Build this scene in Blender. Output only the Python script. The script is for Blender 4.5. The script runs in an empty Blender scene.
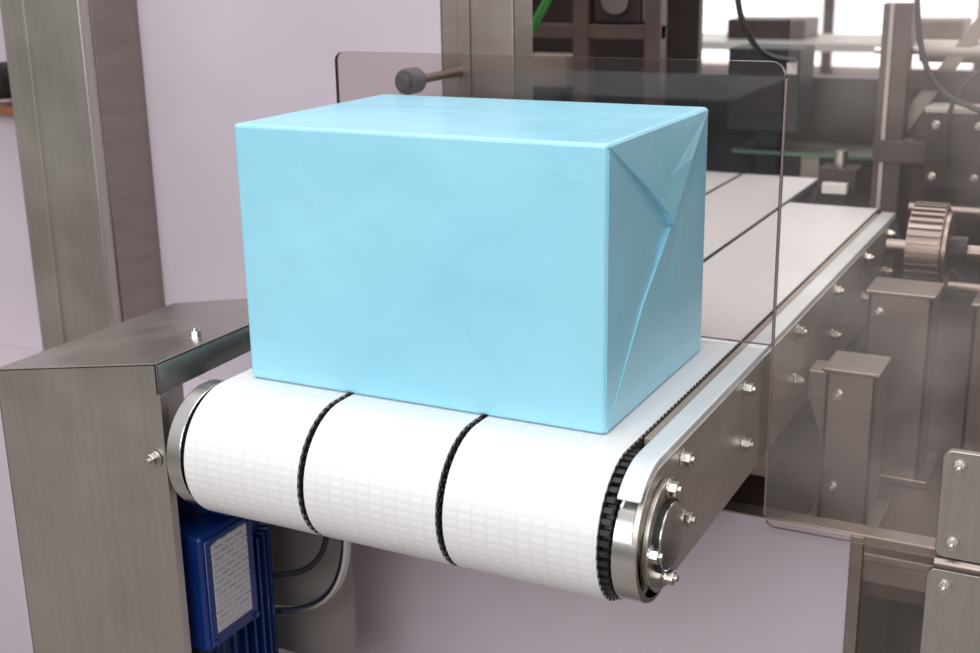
import bpy, bmesh, math, random
from mathutils import Vector, Matrix
random.seed(4)
S=bpy.context.scene
S.view_settings.view_transform='Standard'
S.view_settings.look='None'

# ---------------------------------------------------------------- materials
def newmat(n):
    m=bpy.data.materials.new(n); m.use_nodes=True
    nt=m.node_tree; b=nt.nodes['Principled BSDF']
    return m,nt,b
def srgb(r,g,b):
    f=lambda c:(c/255/12.92) if c/255<=0.04045 else ((c/255+0.055)/1.055)**2.4
    return (f(r),f(g),f(b),1)
def mix_noise(nt,b,c1,c2,scale=(5,5,5),detail=4,lo=.35,hi=.65,coord='Object',sock='Base Color'):
    tc=nt.nodes.new('ShaderNodeTexCoord'); mp=nt.nodes.new('ShaderNodeMapping')
    mp.inputs['Scale'].default_value=scale
    nz=nt.nodes.new('ShaderNodeTexNoise'); nz.inputs['Scale'].default_value=1; nz.inputs['Detail'].default_value=detail
    r=nt.nodes.new('ShaderNodeValToRGB'); r.color_ramp.elements[0].position=lo; r.color_ramp.elements[1].position=hi
    r.color_ramp.elements[0].color=c1; r.color_ramp.elements[1].color=c2
    nt.links.new(tc.outputs[coord],mp.inputs[0]); nt.links.new(mp.outputs[0],nz.inputs['Vector'])
    nt.links.new(nz.outputs['Fac'],r.inputs[0]); nt.links.new(r.outputs[0],b.inputs[sock])
    return nz
def bump(nt,b,src,strength,dist=.001):
    bp=nt.nodes.new('ShaderNodeBump'); bp.inputs['Strength'].default_value=strength; bp.inputs['Distance'].default_value=dist
    nt.links.new(src,bp.inputs['Height']); nt.links.new(bp.outputs[0],b.inputs['Normal']); return bp
def steel(n,c1,c2,rough=.35,scale=(4,4,60),metal=1,bs=.03):
    m,nt,b=newmat(n)
    nz=mix_noise(nt,b,c1,c2,scale,6,.2,.8)
    tc=nt.nodes.new('ShaderNodeTexCoord'); n2=nt.nodes.new('ShaderNodeTexNoise'); n2.inputs['Scale'].default_value=9; n2.inputs['Detail'].default_value=5
    mr=nt.nodes.new('ShaderNodeMapRange'); mr.inputs[1].default_value=.3; mr.inputs[2].default_value=.7; mr.inputs[3].default_value=rough-.07; mr.inputs[4].default_value=rough+.09
    nt.links.new(tc.outputs['Object'],n2.inputs['Vector']); nt.links.new(n2.outputs['Fac'],mr.inputs[0]); nt.links.new(mr.outputs[0],b.inputs['Roughness'])
    b.inputs['Metallic'].default_value=metal
    bump(nt,b,nz.outputs['Fac'],bs,.0004)
    return m
def plain(n,c,rough=.5,metal=0,c2=None,scale=(8,8,8)):
    m,nt,b=newmat(n)
    if c2 is None: c2=tuple(min(1,x*1.15) for x in c[:3])+(1,)
    mix_noise(nt,b,c,c2,scale)
    b.inputs['Roughness'].default_value=rough; b.inputs['Metallic'].default_value=metal
    return m
M={}
M['steel']=steel('brushed_steel',(.46,.435,.40,1),(.54,.515,.48,1),.34,(150,12,12))
M['steel_v']=steel('brushed_steel_vertical',(.50,.465,.43,1),(.57,.54,.50,1),.40,(130,130,4))
M['steel_d']=steel('dark_steel',(.30,.25,.225,1),(.37,.32,.29,1),.38,(8,8,50))
M['steel_side']=steel('side_plate_steel',(.52,.475,.44,1),(.62,.575,.535,1),.44,(8,8,120))
M['chrome']=steel('polished_steel',(.62,.61,.59,1),(.72,.71,.69,1),.20,(10,10,10))
M['rail']=steel('satin_rail',(.74,.78,.80,1),(.82,.86,.88,1),.42,(10,4,10),.55)
M['bolt']=steel('bolt_steel',(.55,.52,.48,1),(.66,.63,.59,1),.25,(30,30,30))
M['alu']=steel('cast_aluminium',(.42,.38,.36,1),(.52,.48,.45,1),.5,(10,10,10),.7)
M['lav']=plain('lavender_sheet',srgb(193,182,192),.35,0,srgb(204,194,203),(2,2,2))
M['black']=plain('black_rubber',(.014,.013,.013,1),.5)
M['tan']=plain('tan_edge_strip',srgb(150,138,128),.5)
M['dark']=plain('dark_machine',srgb(38,30,28),.42,.2,srgb(58,47,44),(5,5,5))
M['dark2']=plain('dark_machine_interior',srgb(68,54,51),.45,.2,srgb(96,80,75),(4,4,4))
M['beige']=plain('beige_plastic',srgb(150,135,125),.5)
M['grey']=plain('grey_knob',srgb(92,92,104),.35)
M['shield']=plain('shield_plastic',srgb(134,126,124),.4,0,srgb(150,140,138))
M['blue']=plain('motor_blue_paint',srgb(8,36,92),.35,0,srgb(12,48,116))
M['orange']=plain('orange_plastic',srgb(140,92,66),.5)
M['white']=plain('white_plastic',srgb(215,213,210),.4)
M['floor']=plain('concrete_floor',srgb(120,112,108),.5,0,srgb(150,142,137),(2,2,2))
M['hall']=plain('hall_wall',srgb(175,168,168),.8)
M['green']=plain('green_hose',srgb(50,125,45),.4)
M['gedge']=plain('glass_edge_green',srgb(70,110,92),.3)
# package paper
m,nt,b=newmat('blue_wrapping_paper'); 
nz=mix_noise(nt,b,srgb(146,212,234),srgb(156,219,240),(4,4,4),3)
b.inputs['Roughness'].default_value=.36; b.inputs['Coat Weight'].default_value=.5; b.inputs['Coat Roughness'].default_value=.22
tc=nt.nodes.new('ShaderNodeTexCoord'); n2=nt.nodes.new('ShaderNodeTexNoise'); n2.inputs['Scale'].default_value=7; n2.inputs['Detail'].default_value=1.5
n2.inputs['Distortion'].default_value=.8
n3=nt.nodes.new('ShaderNodeTexNoise'); n3.inputs['Scale'].default_value=16; n3.inputs['Detail'].default_value=3; n3.inputs['Distortion'].default_value=2
nt.links.new(tc.outputs['Object'],n2.inputs['Vector']); nt.links.new(tc.outputs['Object'],n3.inputs['Vector'])
b1=bump(nt,b,n2.outputs['Fac'],.75,.010); b2=bump(nt,b,n3.outputs['Fac'],.28,.003); nt.links.new(b1.outputs[0],b2.inputs['Normal'])
M['paper']=m
# belt
m,nt,b=newmat('white_conveyor_belt'); b.inputs['Roughness'].default_value=.34
uv=nt.nodes.new('ShaderNodeUVMap'); br=nt.nodes.new('ShaderNodeTexBrick')
br.offset=0; br.inputs['Scale'].default_value=1; br.inputs['Brick Width'].default_value=.0155; br.inputs['Row Height'].default_value=.0085
br.inputs['Mortar Size'].default_value=.0034; br.inputs['Mortar Smooth'].default_value=1
br.inputs['Color1'].default_value=srgb(232,231,232); br.inputs['Color2'].default_value=srgb(236,235,236); br.inputs['Mortar'].default_value=srgb(225,224,225)
nt.links.new(uv.outputs[0],br.inputs['Vector']); nt.links.new(br.outputs['Color'],b.inputs['Base Color'])
tc=nt.nodes.new('ShaderNodeTexCoord'); n2=nt.nodes.new('ShaderNodeTexNoise'); n2.inputs['Scale'].default_value=30
nt.links.new(tc.outputs['Object'],n2.inputs['Vector']); bump(nt,b,n2.outputs['Fac'],.15,.0015)
M['belt']=m
# acrylic
def acrylic(n,tint,haze,ior=1.35):
    m,nt,b=newmat(n); nt.nodes.remove(b); out=nt.nodes['Material Output']
    t=nt.nodes.new('ShaderNodeBsdfTransparent'); t.inputs[0].default_value=tint
    g=nt.nodes.new('ShaderNodeBsdfGlossy'); g.inputs['Roughness'].default_value=.02
    fr=nt.nodes.new('ShaderNodeFresnel'); fr.inputs[0].default_value=ior
    mx=nt.nodes.new('ShaderNodeMixShader'); nt.links.new(fr.outputs[0],mx.inputs[0]); nt.links.new(t.outputs[0],mx.inputs[1]); nt.links.new(g.outputs[0],mx.inputs[2])
    d=nt.nodes.new('ShaderNodeBsdfDiffuse'); d.inputs[0].default_value=(.8,.74,.72,1)
    tc=nt.nodes.new('ShaderNodeTexCoord'); nz=nt.nodes.new('ShaderNodeTexNoise'); nz.inputs['Scale'].default_value=5; nz.inputs['Detail'].default_value=5
    mr=nt.nodes.new('ShaderNodeMapRange'); mr.inputs[1].default_value=.42; mr.inputs[2].default_value=.8; mr.inputs[3].default_value=haze*.5; mr.inputs[4].default_value=haze*3
    nt.links.new(tc.outputs['Object'],nz.inputs['Vector']); nt.links.new(nz.outputs['Fac'],mr.inputs[0])
    m2=nt.nodes.new('ShaderNodeMixShader'); nt.links.new(mr.outputs[0],m2.inputs[0]); nt.links.new(mx.outputs[0],m2.inputs[1]); nt.links.new(d.outputs[0],m2.inputs[2])
    nt.links.new(m2.outputs[0],out.inputs[0]); return m
M['acr']=acrylic('smoked_acrylic',(.87,.83,.82,1),.018,1.3)
M['acr2']=acrylic('clear_acrylic',(.97,.94,.925,1),.055)
M['gglass']=acrylic('green_glass',(.5,.8,.65,1),.08)
M['acr_edge']=plain('acrylic_edge',srgb(58,46,45),.25)
M['acr_edge2']=plain('acrylic_edge_pale',srgb(130,112,108),.25)
m,nt,b=newmat('window_daylight'); 
b.inputs['Base Color'].default_value=(.9,.9,.9,1); b.inputs['Emission Color'].default_value=(1,.98,.97,1); b.inputs['Emission Strength'].default_value=1.4
M['win']=m
m,nt,b=newmat('nameplate_metal'); b.inputs['Metallic'].default_value=.4; b.inputs['Roughness'].default_value=.4
tc=nt.nodes.new('ShaderNodeTexCoord')
sx=nt.nodes.new('ShaderNodeSeparateXYZ'); cb=nt.nodes.new('ShaderNodeCombineXYZ')
nt.links.new(tc.outputs['Object'],sx.inputs[0]); nt.links.new(sx.outputs[1],cb.inputs[0]); nt.links.new(sx.outputs[2],cb.inputs[1])
bk=nt.nodes.new('ShaderNodeTexBrick'); bk.inputs['Scale'].default_value=1; nt.links.new(cb.outputs[0],bk.inputs['Vector'])
bk.inputs['Brick Width'].default_value=.019; bk.inputs['Row Height'].default_value=.0075; bk.inputs['Mortar Size'].default_value=.0029; bk.inputs['Mortar Smooth'].default_value=.3
bk.inputs['Color1'].default_value=srgb(150,152,156); bk.inputs['Color2'].default_value=srgb(184,186,190); bk.inputs['Mortar'].default_value=srgb(200,201,204)
nt.links.new(bk.outputs['Color'],b.inputs['Base Color']); M['plate']=m

# ---------------------------------------------------------------- mesh helpers
def empty(n):
    e=bpy.data.objects.new(n,None); S.collection.objects.link(e); e.empty_display_size=.05; return e
def obj(n,bm,mat,parent=None,smooth=False,bevel=0,seg=2):
    bmesh.ops.recalc_face_normals(bm,faces=bm.faces)
    me=bpy.data.meshes.new(n); bm.to_mesh(me); bm.free()
    o=bpy.data.objects.new(n,me); S.collection.objects.link(o)
    for x in (mat if isinstance(mat,list) else [mat]): me.materials.append(x)
    if parent: o.parent=parent
    if smooth:
        for p in me.polygons: p.use_smooth=True
        me.set_sharp_from_angle(angle=math.radians(35))
    if bevel:
        md=o.modifiers.new('bevel','BEVEL'); md.width=bevel; md.segments=seg; md.limit_method='ANGLE'; md.angle_limit=math.radians(30)
        for p in me.polygons: p.use_smooth=True
        me.set_sharp_from_angle(angle=math.radians(35)); md.harden_normals=True
    return o
def addbox(bm,x0,x1,y0,y1,z0,z1):
    r=bmesh.ops.create_cube(bm,size=1)
    for v in r['verts']:
        v.co=Vector(((x0+x1)/2+v.co.x*(x1-x0),(y0+y1)/2+v.co.y*(y1-y0),(z0+z1)/2+v.co.z*(z1-z0)))
    return r['verts']
def box(n,x0,x1,y0,y1,z0,z1,mat,parent=None,bevel=.002):
    bm=bmesh.new(); addbox(bm,x0,x1,y0,y1,z0,z1); return obj(n,bm,mat,parent,bevel=bevel)
AX={'x':Matrix.Rotation(math.pi/2,4,'Y'),'y':Matrix.Rotation(-math.pi/2,4,'X'),'z':Matrix.Identity(4)}
def addcyl(bm,c,r,h,axis='x',seg=48,r2=None):
    q=bmesh.ops.create_cone(bm,cap_ends=True,segments=seg,radius1=r,radius2=r if r2 is None else r2,depth=h)
    T=Matrix.Translation(c)@AX[axis]
    bmesh.ops.transform(bm,matrix=T,verts=q['verts']); return q['verts']
def cyl(n,c,r,h,mat,parent=None,axis='x',seg=48,bevel=0):
    bm=bmesh.new(); addcyl(bm,c,r,h,axis,seg); return obj(n,bm,mat,parent,smooth=True,bevel=bevel)
def prism(n,pts,a0,a1,mat,parent=None,axis='x',bevel=0,smooth=True):
    bm=bmesh.new()
    def P(p,a):
        return {'x':(a,p[0],p[1]),'y':(p[0],a,p[1]),'z':(p[0],p[1],a)}[axis]
    A=[bm.verts.new(P(p,a0)) for p in pts]; B=[bm.verts.new(P(p,a1)) for p in pts]
    bm.faces.new(A); bm.faces.new(B[::-1]); k=len(pts)
    for i in range(k): bm.faces.new((A[i],A[(i+1)%k],B[(i+1)%k],B[i]))
    return obj(n,bm,mat,parent,smooth=smooth,bevel=bevel)
def rrect(x0,x1,z0,z1,r,seg=8):
    if not isinstance(r,(list,tuple)): r=[r]*4
    out=[]
    for (cx,cz,a,rr) in ((x0,z1,90,r[0]),(x1,z1,0,r[1]),(x1,z0,-90,r[2]),(x0,z0,-180,r[3])):
        sx=1 if cx==x0 else -1; sz=1 if cz==z0 else -1
        if rr<=0: out.append((cx,cz)); continue
        ccx=cx+sx*rr; ccz=cz+sz*rr
        for i in range(seg+1):
            t=math.radians(a+90-90*i/seg); out.append((ccx+rr*math.cos(t),ccz+rr*math.sin(t)))
    return out
def bolt(parent,loc,axis='x',sgn=1,r=.0075,n='bolt'):
    bm=bmesh.new(); d={'x':Vector((1,0,0)),'y':Vector((0,1,0)),'z':Vector((0,0,1))}[axis]*sgn
    L=Vector(loc)
    addcyl(bm,L+d*.001,r*1.25,.002,axis,24)
    addcyl(bm,L+d*.0055,r,.008,axis,6)
    addcyl(bm,L+d*.0105,r*.5,.005,axis,16)
    return obj(n,bm,M['bolt'],parent,bevel=.0006)
def tube(n,pts,r,mat,parent=None):
    c=bpy.data.curves.new(n,'CURVE'); c.dimensions='3D'; c.bevel_depth=r; c.bevel_resolution=4; c.resolution_u=10; c.use_fill_caps=True
    s=c.splines.new('NURBS'); s.points.add(len(pts)-1)
    for i,p in enumerate(pts): s.points[i].co=(*p,1)
    s.use_endpoint_u=True; s.order_u=3
    o=bpy.data.objects.new(n,c); S.collection.objects.link(o); c.materials.append(mat)
    if parent: o.parent=parent
    return o

BZ=.9; R=.075; YC=-.022; ZC=BZ-R
# ---------------------------------------------------------------- package
W,H,D=.4215,.2815,.299
bm=bmesh.new(); addbox(bm,-W,0,0,D,BZ+.0005,BZ+H)
pk=obj('wrapped_package',bm,M['paper'],bevel=.0045,seg=3)
zt=BZ+H
def fold(n,pts):
    """thin folded paper flap: pts = (x offset, y, z) of the outer surface, closed back onto the carton"""
    bm=bmesh.new()
    A=[bm.verts.new((p[0],p[1],p[2])) for p in pts]; B=[bm.verts.new((-.0015,p[1],p[2])) for p in pts]
    c=Vector((0,0,0)); 
    for p in pts: c+=Vector(p)
    c/=len(pts); cv_=bm.verts.new(c); k=len(pts)
    for i in range(k):
        bm.faces.new((cv_,A[i],A[(i+1)%k])); bm.faces.new((A[i],B[i],B[(i+1)%k],A[(i+1)%k]))
    bm.faces.new(B[::-1])
    return obj(n,bm,M['paper'],pk,smooth=False)
fold('side_fold_front',[(.0002,.003,BZ+.006),(.0022,.125,BZ+.135),(.0026,.13,BZ+.19),(.0002,.003,zt-.006)])
fold('side_fold_back',[(.0002,D-.003,BZ+.006),(.0022,.185,BZ+.13),(.0026,.18,BZ+.19),(.0002,D-.003,zt-.006)])
fold('end_fold_bottom',[(.0008,.003,BZ+.003),(.0008,D-.003,BZ+.003),(.0040,.220,BZ+.110),(.0052,.176,BZ+.168),(.0056,.164,BZ+.173),(.0052,.150,BZ+.160),(.0036,.090,BZ+.108)])
fold('end_fold_top',[(.0008,.003,zt-.003),(.0046,.085,BZ+.232),(.0080,.152,BZ+.190),(.0090,.164,BZ+.177),(.0086,.174,BZ+.190),(.0062,.228,BZ+.236),(.0008,D-.003,zt-.003)])

# ---------------------------------------------------------------- conveyor
cv=empty('belt_conveyor')
def looppath(r,yend,step=.01,arc=36):
    P=[]; s=0
    n=int((yend-YC)/step)
    for i in range(n): P.append((yend-(yend-YC)*i/n,ZC+r,(0,1)))
    for i in range(arc): 
        a=math.pi/2+math.pi*i/arc; P.append((YC+r*math.cos(a),ZC+r*math.sin(a),(math.cos(a),math.sin(a))))
    for i in range(n): P.append((YC+(yend-YC)*i/n,ZC-r,(0,-1)))
    for i in range(arc):
        a=-math.pi/2+math.pi*i/arc; P.append((yend+r*math.cos(a),ZC+r*math.sin(a),(math.cos(a),math.sin(a))))
    return P
def ringbelt(n,x0,x1,ro,ri,yend,mat,tooth=0,step=.01,arc=36,period=2):
    P=looppath(ro,yend,step,arc); bm=bmesh.new(); uvl=bm.loops.layers.uv.new('UVMap')
    rows=[]; s=0; ss=[]
    for i,(y,z,nn) in enumerate(P):
        if i: s+=math.hypot(y-P[i-1][0],z-P[i-1][1])
        ss.append(s)
        o=-tooth if (i%period>=period/2) else 0
        t=ro-ri
        rows.append([bm.verts.new((x,y+nn[0]*k,z+nn[1]*k)) for x,k in ((x0,o),(x1,o),(x1,-t),(x0,-t))])
    k=len(rows)
    for i in range(k):
        A=rows[i];B=rows[(i+1)%k]; s0=ss[i]; s1=ss[i+1] if i+1<k else s+.01
        for j in range(4):
            f=bm.faces.new((A[j],A[(j+1)%4],B[(j+1)%4],B[j]))
            for l,u,v in zip(f.loops,(j,j+1,j+1,j),(s0,s0,s1,s1)):
                l[uvl].uv=(l.vert.co.x-x0 if j in(0,2) else 0,v)
    return obj(n,bm,mat,cv,smooth=(tooth==0))
belts=[(-.443,-.2965,1.48),(-.2885,-.1355,1.48),(-.1275,.031,1.21)]
for i,(a,b_,ye) in enumerate(belts):
    ringbelt(f'belt_{i+1}',a,b_,R,R-.0035,ye,M['belt'])
    ringbelt(f'toothed_carrier_{i+1}',a-.0012,b_+(.0030 if i<2 else .0012),R-.0004,R-.012,ye,M['black'],tooth=.006,step=.0026,arc=92,period=4)
    cyl(f'drive_drum_{i+1}',((a+b_)/2,YC,ZC),R-.013,b_-a+.010,M['black'],cv)
    cyl(f'tail_drum_{i+1}',((a+b_)/2,ye,ZC),R-.013,b_-a+.010,M['black'],cv)
cyl('drum_shaft',(-.205,YC,ZC),.052,.50,M['black'],cv)
box('slider_bed',-.45,.034,.06,1.14,ZC-.045,ZC+.058,M['dark'],cv)
def sideplate(n,x0,x1,yend,r=.066,mat='steel_side'):
    pts=[]
    for i in range(33):
        a=math.pi/2+math.pi*i/32; pts.append((YC+r*math.cos(a),ZC+r*math.sin(a)))
    pts+=[(yend,ZC-r),(yend,ZC+r)]
    return prism(n,pts,x0,x1,M[mat],cv,bevel=.0015)
sideplate('side_plate_right',.060,.067,1.2)
pts=[]
ro=.0738; N=18; sweep=48
for i in range(0,N+1):
    a=math.radians(90+sweep*i/N); pts.append((YC+ro*math.cos(a),ZC+ro*math.sin(a)))
for i in range(N,-1,-1):
    a=math.radians(90+sweep*i/N); rr=ro-.0035-(.0105*(1-i/N)); pts.append((YC+rr*math.cos(a),ZC+rr*math.sin(a)))
pts+=[(1.2,ZC+.060),(1.2,ZC+ro)]
prism('top_rail_right',pts,.042,.0655,M['rail'],cv,bevel=.0016)
box('belt_edge_guide',.0325,.0405,.02,1.19,ZC+.055,ZC+.0715,M['tan'],cv,.001)
cyl('bearing_flange_right',(.054,YC-.006,ZC-.007),.062,.026,M['chrome'],cv,bevel=.0025)
bm=bmesh.new(); c0=Vector((.0365,YC,ZC)); addcyl(bm,c0,.064,.008,'x',64)
for i in range(44):
    a=2*math.pi*i/44; vs=addbox(bm,-.004,.004,-.0026,.0026,.060,.0715)
    bmesh.ops.transform(bm,matrix=Matrix.Translation(c0)@Matrix.Rotation(a,4,'X'),verts=vs)
obj('sprocket_right',bm,M['black'],cv)
cyl('bearing_cap_right',(.0695,YC,ZC-.004),.054,.006,M['steel'],cv,bevel=.0015)
cyl('bearing_ring_right',(.0735,YC-.002,ZC-.004),.036,.005,M['black'],cv,bevel=.001)
cyl('bearing_hub_right',(.0755,YC-.002,ZC-.004),.033,.006,M['chrome'],cv,bevel=.0015)
for y,z in ((-.021,.868),(.024,.818),(-.070,.822),(-.025,.779)): bolt(cv,(.0725,y,z))
for y,z in ((.034,.876),): bolt(cv,(.067,y,z))
for y in (.25,.49,.71,.93,1.12):
    bolt(cv,(.067,y,.878)); bolt(cv,(.067,y,.812))
cyl('bearing_flange_left',(-.460,YC-.002,ZC),.071,.020,M['chrome'],cv,bevel=.002)
cyl('bearing_cap_left',(-.476,YC,ZC),.05,.014,M['steel'],cv,bevel=.002)
box('side_plate_left',-.475,-.465,.05,1.45,ZC-.068,ZC+.06,M['steel_side'],cv)
box('frame_crossbar',-.46,.055,.42,.50,ZC-.125,ZC-.076,M['steel_d'],cv)
box('frame_crossbar_rear',-.46,.055,1.0,1.06,ZC-.125,ZC-.076,M['steel_d'],cv)
for x in (-.40,.0):
    box('frame_leg',x-.03,x+.03,1.0,1.06,.6,ZC-.12,M['steel_d'],cv)

# ---------------------------------------------------------------- motor guard
mg=empty('motor_guard_cover')
zr=.925; zl=.884; xl=-.752; xr=-.5; yf=-.063; yb=.256; t=.003
prism('front_sheet',[(xl,0.0),(xr,0.0),(xr,zr),(xl,zl)],yf,yf+t,M['steel_v'],mg,axis='y',bevel=.001)
prism('top_sheet',[(xl,zl-t),(xr,zr-t),(xr,zr+.0005),(xl,zl+.0005)],yf,yb,M['steel'],mg,axis='y',bevel=.001)
prism('right_flap',[(yf,zr-.036),(yf+.006,zr-.036),(yb,zr-.030),(yb,zr),(yf,zr)],xr-t,xr,M['steel'],mg,axis='x')
box('left_sheet',xl,xl+t,yf,yb,0,zl-.002,M['steel_v'],mg,.001)
box('front_return_lip',xr-.001,xr+.001,yf,yf+.012,.0,zr-.038,M['steel_v'],mg,.0005)
bolt(mg,(-.514,-.064,.812),'y',-1,.008)
bolt(mg,(-.535,.045,.9195),'z',1,.007)
# ---------------------------------------------------------------- motor
mo=empty('electric_motor')
bm=bmesh.new(); addcyl(bm,Vector((-.575,.085,.50)),.062,.36,'z',48)
for i in range(32):
    a=2*math.pi*i/32; vs=addbox(bm,.058,.076,-.0018,.0018,-.15,.15)
    bmesh.ops.transform(bm,matrix=Matrix.Translation((-.575,.085,.50))@Matrix.Rotation(a,4,'Z'),verts=vs)
obj('finned_housing',bm,M['blue'],mo)
cyl('end_bell',(-.575,.085,.70),.075,.05,M['blue'],mo,'z',bevel=.004)
cyl('fan_cover',(-.575,.085,.30),.078,.06,M['blue'],mo,'z',bevel=.008)
box('mount_flange',-.60,-.47,.0,.16,.72,.745,M['blue'],mo,.004)
box('gear_block',-.585,-.479,.02,.15,.745,.80,M['dark'],mo,.004)
box('terminal_box',-.57,-.486,-.035,.062,.555,.705,M['blue'],mo,.006)
box('terminal_box_lid',-.487,-.482,-.030,.057,.560,.700,M['blue'],mo,.003)
box('nameplate',-.483,-.4805,-.022,.043,.578,.694,M['plate'],mo,.0005)
for y,z in ((-.025,.566),(.05,.566),(.05,.694),(-.025,.697)):
    cyl('screw',(-.481,y,z),.004,.004,M['blue'],mo,'x',12)
cyl('cable_gland',(-.53,.0,.545),.014,.03,M['black'],mo,'z',20)
cyl('motor_foot_column',(-.575,.085,.135),.05,.27,M['dark'],mo,'z')
dg=empty('cable_drip_shield')
prism('shield_plate',rrect(-.62,-.452,.40,.655,[0,.0,.05,0]),.22,.223,M['shield'],dg,axis='y')
box('shield_bracket',-.62,-.422,.22,.36,.645,.652,M['steel_d'],dg,.001)
tube('braided_hose',[(-.425,.17,.700),(-.421,.17,.64),(-.427,.165,.58),(-.455,.16,.535),(-.50,.15,.515),(-.54,.14,.515),(-.60,.12,.54)],.0065,M['chrome'],dg)
tube('inner_cable',[(-.45,.18,.700),(-.455,.18,.62),(-.48,.17,.57),(-.53,.15,.56),(-.58,.12,.56)],.004,M['black'],dg)

# ---------------------------------------------------------------- cabinet
cab=empty('machine_cabinet')
box('upper_panel',-1.75,-.448,.50,.515,.672,2.0,M['lav'],cab,.001)
box('lower_panel',-1.75,.175,.36,.375,0,.672,M['lav'],cab,.002)
box('lower_panel_trim',.175,.19,.358,.377,0,.672,M['steel_d'],cab,.001)
box('ledge',-1.75,-.30,.375,.515,.655,.672,M['lav'],cab,.001)
box('front_rail',-.30,1.3,.362,.392,.640,.674,M['steel_d'],cab,.002)
box('interior_deck',-.45,1.3,.392,1.75,.58,.60,M['dark2'],cab,.001)
box('interior_back',-1.4,1.3,1.75,1.80,0,1.075,M['dark'],cab,.002)
box('interior_back_high',-1.4,-.47,1.72,1.75,0,1.6,M['dark'],cab,.002)
box('lower_interior',.19,1.3,.60,.62,0,.58,M['dark'],cab,.001)
box('jamb_post',-.447,-.335,.498,.56,.94,2.0,M['steel_d'],cab,.003)
box('jamb_strip',-.42,-.40,.494,.499,.94,2.0,M['steel_d'],cab,.001)
sp=empty('steel_post')
box('post_body',-1.155,-.992,.378,.499,0,2.0,M['steel_v'],sp,.003)
box('post_front_strip',-1.147,-1.10,.374,.379,0,2.0,M['steel_v'],sp,.001)
box('post_side_plate',-.994,-.989,.40,.498,0,2.0,M['steel_d'],sp,.001)
sw=empty('wall_switch_unit')
box('switch_body',-1.33,-1.225,.46,.50,1.10,1.118,M['orange'],sw,.004)
cyl('switch_drum',(-1.262,.465,1.158),.03,.07,M['black'],sw,'y',bevel=.003)

# ---------------------------------------------------------------- acrylic sheets
def sheet(n,outline,y0,y1,mat,edge,drop=None,clear=None):
    o=prism(n,outline,y0,y1,mat,None,axis='y',smooth=False)
    o.data.materials.append(edge)
    for p in o.data.polygons:
        if abs(p.normal.y)<.5 and not (clear and p.normal.dot(Vector(clear))>.95): p.material_index=1
    if drop:
        bm=bmesh.new(); bm.from_mesh(o.data); bm.normal_update()
        bmesh.ops.delete(bm,geom=[f for f in bm.faces if f.normal.dot(Vector(drop))>.95],context='FACES')
        bm.to_mesh(o.data); bm.free()
    return o
A=sheet('acrylic_guard_panel',rrect(-.512,.074,.905,1.229,[.012,.016,0,0]),.331,.338,M['acr'],M['acr_edge'],clear=(0,0,-1))
cyl('knob_standoff',(-.419,.44,1.191),.006,.12,M['steel_d'],cab,'y',16)
cyl('knob_head',(-.419,.365,1.191),.017,.030,M['grey'],cab,'y',24,.004)
cyl('knob_flange',(-.419,.348,1.191),.010,.012,M['grey'],cab,'y',24,.002)
B=sheet('acrylic_door',rrect(.0765,1.2,.676,1.9,[0,0,0,.012]),.332,.337,M['acr2'],M['acr_edge2'],drop=(-1,0,0))
box('door_edge_strip',.0745,.0765,.332,.337,.69,1.21,M['acr_edge2'],B,0)
C=sheet('acrylic_lower_door',rrect(.195,1.2,.0,.664,[0,0,0,0]),.332,.337,M['acr2'],M['acr_edge2'])
hg=empty('door_hinge')
prism('upper_leaf',rrect(.274,.36,.684,.813,.010),.322,.3318,M['steel'],hg,axis='y',bevel=.001)
prism('lower_leaf',rrect(.268,.36,.53,.668,.010),.322,.3318,M['steel'],hg,axis='y',bevel=.001)
box('hinge_stile',.358,.372,.320,.3318,0,.813,M['steel'],hg,.001)
cyl('hinge_knuckle',(.317,.323,.676),.007,.084,M['steel_d'],hg,'x',20)
for x,z in ((.292,.795),(.292,.702),(.288,.648),(.288,.55)): bolt(hg,(x,.322,z),'y',-1,.0065)

# ---------------------------------------------------------------- inner machine parts
def channel(n,x0,x1,y0,y1,z0,z1,parent=None):
    e=parent or empty(n)
    box('web',x0,x1,y0,y0+.006,z0,z1-.004,M['steel_d'],e,.001)
    box('flange_left',x0,x0+.006,y0,y1,z0,z1-.004,M['steel_d'],e,.001)
    box('flange_right',x1-.006,x1,y0,y1,z0,z1-.004,M['steel_d'],e,.001)
    box('cap',x0-.004,x1+.004,y0-.004,y1,z1-.006,z1,M['steel_d'],e,.002)
    return e
c1=channel('support_bracket',.100,.165,.52,.60,.60,.825)
box('arm',.075,.101,.53,.58,.775,.815,M['steel_d'],c1,.002)
prism('gusset',[(.078,.775),(.101,.775),(.101,.70)],.535,.541,M['steel_d'],c1,axis='y')
box('foot',.085,.18,.50,.62,.60,.612,M['steel_d'],c1,.002)
bolt(c1,(.118,.52,.79),'y',-1,.006); bolt(c1,(.118,.52,.66),'y',-1,.006)
c2=channel('support_bracket',.112,.20,.72,.80,.60,.882)
box('foot',.10,.215,.70,.82,.60,.612,M['steel_d'],c2,.002)
bolt(c2,(.128,.72,.85),'y',-1,.006)
c3=channel('support_bracket',.24,.33,.86,.94,.60,.84)
tp=empty('timing_pulley')
bm=bmesh.new(); addcyl(bm,Vector((.157,.95,.895)),.068,.05,'x',48)
for i in range(36):
    a=2*math.pi*i/36; vs=addbox(bm,-.024,.024,-.0028,.0028,.062,.073)
    bmesh.ops.transform(bm,matrix=Matrix.Translation((.157,.95,.895))@Matrix.Rotation(a,4,'X'),verts=vs)
obj('toothed_wheel',bm,M['steel_d'],tp)
cyl('flange',(.186,.95,.895),.060,.006,M['steel_d'],tp)
cyl('hub',(.20,.95,.895),.025,.03,M['dark'],tp)
cyl('shaft',(.26,.95,.895),.012,.33,M['steel_d'],tp)
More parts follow.
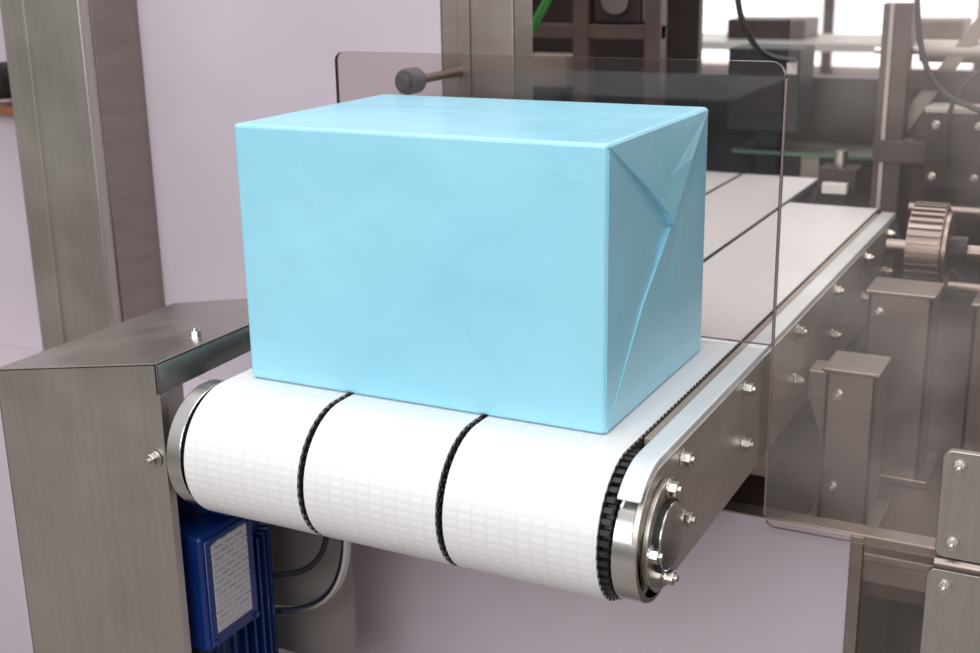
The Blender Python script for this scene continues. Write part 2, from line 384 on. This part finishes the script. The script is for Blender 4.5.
box('shaft_stand',.38,.41,.95,.98,.60,.92,M['steel_d'],tp)
sb=empty('sensor_housing'); box('housing',-.35,-.20,1.55,1.68,.98,1.15,M['black'],sb,.004); box('column',-.30,-.25,1.6,1.66,.60,.98,M['dark'],sb)
box('lens',-.32,-.23,1.545,1.552,1.02,1.09,M['dark'],sb); box('label',-.225,-.205,1.546,1.551,1.10,1.13,M['white'],sb,0)
gs=empty('glass_shelf'); box('pane',-.34,-.03,1.57,1.72,.93,.937,M['gglass'],gs,.0); box('pane_edge',-.34,-.03,1.565,1.57,.93,.937,M['gedge'],gs,0); box('shelf_bracket',-.2,-.16,1.60,1.70,.6,.93,M['steel_d'],gs)
vb=empty('valve_block'); box('body',-.10,-.03,1.32,1.38,.91,.95,M['dark'],vb); box('cap',-.088,-.042,1.30,1.32,.905,.925,M['white'],vb); box('stand',-.09,-.05,1.34,1.37,.6,.91,M['dark'],vb); cyl('knob',(-.065,1.35,.965),.012,.03,M['bolt'],vb,'z',16)
cf=empty('carriage_frame')
box('upright_1',.0,.05,1.31,1.35,.60,1.25,M['dark2'],cf); box('upright_2',.30,.36,1.30,1.36,.60,1.25,M['dark'],cf)
box('upright_strip',.012,.02,1.305,1.311,.60,1.25,M['alu'],cf,.001)
box('crossbar_1',.0,.36,1.315,1.335,1.10,1.135,M['dark'],cf); box('crossbar_2',.0,.36,1.30,1.345,.97,1.01,M['dark2'],cf)
box('slide_block',.10,.20,1.24,1.31,.94,1.07,M['dark'],cf); box('slide_block_small',.215,.275,1.22,1.30,1.02,1.09,M['alu'],cf)
box('slide_cap',.095,.205,1.235,1.31,1.07,1.08,M['alu'],cf,.002)
cyl('air_cylinder',(.18,1.37,1.165),.020,.24,M['alu'],cf,'x',32,.002)
cyl('air_cylinder_rod',(.03,1.37,1.165),.007,.10,M['chrome'],cf,'x',20)
cyl('air_cylinder_lower',(.16,1.40,1.03),.016,.20,M['steel_d'],cf,'x',32,.002)
for i,(x,z) in enumerate(((.115,1.05),(.185,1.05),(.115,.96),(.185,.96))): bolt(cf,(x,1.24,z),'y',-1,.006)
cyl('slide_rod',(.26,1.25,.90),.011,.36,M['steel_d'],cf)
cyl('slide_rod_lower',(.30,1.1,.80),.010,.36,M['steel_d'],cf)
box('rod_stand',.46,.50,1.05,1.30,.60,.92,M['dark'],cf)
box('motor_block',.22,.34,1.12,1.24,.60,.78,M['dark'],cf,.006)
cyl('guide_wheel',(.27,1.18,.97),.045,.03,M['dark2'],cf,'x',40,.003)
cyl('guide_wheel_hub',(.288,1.18,.97),.018,.012,M['alu'],cf,'x',24,.002)
box('hanging_plate',.06,.09,1.36,1.40,.60,1.12,M['dark2'],cf)
prism('diagonal_brace',[(.02,1.02),(.05,1.02),(.20,1.25),(.17,1.25)],1.352,1.36,M['steel_d'],cf,axis='y')
tube('cable_1',[(.06,1.28,1.27),(.07,1.26,1.18),(.12,1.22,1.10),(.20,1.20,1.08),(.26,1.21,1.02),(.28,1.18,.85),(.28,1.18,.77)],.005,M['black'],cf)
tube('cable_2',[(.22,1.3,1.27),(.20,1.26,1.16),(.15,1.22,1.12),(.13,1.225,1.05),(.14,1.23,.98)],.004,M['dark'],cf)
tube('cable_3',[(.05,1.30,.86),(.08,1.22,.80),(.14,1.15,.84),(.20,1.14,.80),(.24,1.15,.72)],.005,M['black'],cf)
jb=empty('junction_box'); box('box_body',-.86,-.74,1.60,1.70,1.05,1.12,M['beige'],jb); box('box_stand',-.82,-.78,1.62,1.66,.60,1.05,M['dark2'],jb)
mf=empty('machine_frame')
for x in (-.95,-.66,-.50): box('frame_upright',x,x+.035,1.45,1.49,.60,1.6,M['dark2'],mf)
box('frame_beam',-.95,-.465,1.455,1.485,1.17,1.20,M['dark2'],mf); box('frame_beam_low',-.95,-.465,1.455,1.485,.98,1.02,M['dark2'],mf)
box('gear_case',-.62,-.51,1.46,1.56,1.20,1.30,M['dark'],mf,.008); cyl('gear_case_cap',(-.565,1.455,1.25),.03,.02,M['steel_d'],mf,'y',32,.003)
tube('green_air_hose',[(-.60,1.3,1.34),(-.65,1.3,1.254),(-.716,1.31,1.156),(-.73,1.32,1.0),(-.72,1.35,.6)],.009,M['green'])
tube('black_cable',[(-.27,1.3,1.34),(-.265,1.3,1.25),(-.24,1.3,1.19),(-.225,1.36,1.15),(-.21,1.5,1.13),(-.21,1.545,1.13)],.006,M['black'])

# ---------------------------------------------------------------- hall
bm=bmesh.new(); addbox(bm,-12,12,-6,9,-.05,0); obj('floor',bm,M['floor'])
box('wall_back',-12,12,8.0,8.1,0,4,M['hall'],None,0)
w=empty('window_1')
for i in range(7):
    x=-3.5+i*1.0
    box('pane',x,x+.93,7.94,7.95,.55,2.8,M['win'],w,0); box('mullion',x+.93,x+1.0,7.9,7.96,.5,2.85,M['dark2'],w,0)
wb=empty('workbench'); box('top',-2.2,.2,5.2,5.9,.86,.90,M['white'],wb); 
for x in (-2.1,.1): box('leg',x-.04,x+.04,5.3,5.8,0,.86,M['dark'],wb)
box('bin',-1.5,-1.1,5.4,5.7,.90,1.0,M['dark2'],wb); box('bin',-.7,-.35,5.4,5.7,.90,1.0,M['beige'],wb)

# ---------------------------------------------------------------- lights
def area(n,loc,rot,sx,sy,p,c=(1,1,1)):
    l=bpy.data.lights.new(n,'AREA'); l.shape='RECTANGLE'; l.size=sx; l.size_y=sy; l.energy=p; l.color=c
    o=bpy.data.objects.new(n,l); S.collection.objects.link(o); o.location=loc; o.rotation_euler=rot; return o
def aim(o,t): o.rotation_euler=(Vector(t)-o.location).to_track_quat('-Z','Y').to_euler()
l=area('ceiling_light',(-.5,.0,3.2),(0,0,0),2.4,1.6,36); aim(l,(-.2,.3,.9))
l=area('hall_light',(-.2,-2.8,2.2),(0,0,0),2.8,1.6,60); aim(l,(-.2,.2,.95))
l=area('interior_light',(.5,2.1,3.0),(0,0,0),1.4,1.2,24); aim(l,(0.1,1.1,.8))
wd=bpy.data.worlds.new('world'); S.world=wd; wd.use_nodes=True; nt=wd.node_tree; bg=nt.nodes['Background']
tc=nt.nodes.new('ShaderNodeTexCoord'); sx=nt.nodes.new('ShaderNodeSeparateXYZ'); r=nt.nodes.new('ShaderNodeValToRGB')
mr=nt.nodes.new('ShaderNodeMapRange'); mr.inputs[1].default_value=-1; mr.inputs[2].default_value=1
nt.links.new(tc.outputs['Generated'],sx.inputs[0]); nt.links.new(sx.outputs[2],mr.inputs[0]); nt.links.new(mr.outputs[0],r.inputs[0]); nt.links.new(r.outputs[0],bg.inputs[0])
r.color_ramp.elements[0].position=.45; r.color_ramp.elements[0].color=(.34,.32,.31,1); r.color_ramp.elements[1].position=.8; r.color_ramp.elements[1].color=(.95,.94,.95,1)
bg.inputs[1].default_value=.80

# ---------------------------------------------------------------- camera
X=Vector((2551,-330,1255)).normalized(); Y=Vector((679,386,-1255)); Y=(Y-X*Y.dot(X)).normalized(); Z=X.cross(Y)
Rm=Matrix((X,Y,Z)).to_4x4()
cd=bpy.data.cameras.new('camera'); cam=bpy.data.objects.new('camera',cd); S.collection.objects.link(cam)
cam.matrix_world=Matrix.Translation((.4193,-1.0525,1.3486))@Rm
cd.sensor_width=36; cd.lens=46.1; cd.clip_start=.05
cd.dof.use_dof=True; cd.dof.focus_distance=1.28; cd.dof.aperture_fstop=7
S.camera=cam
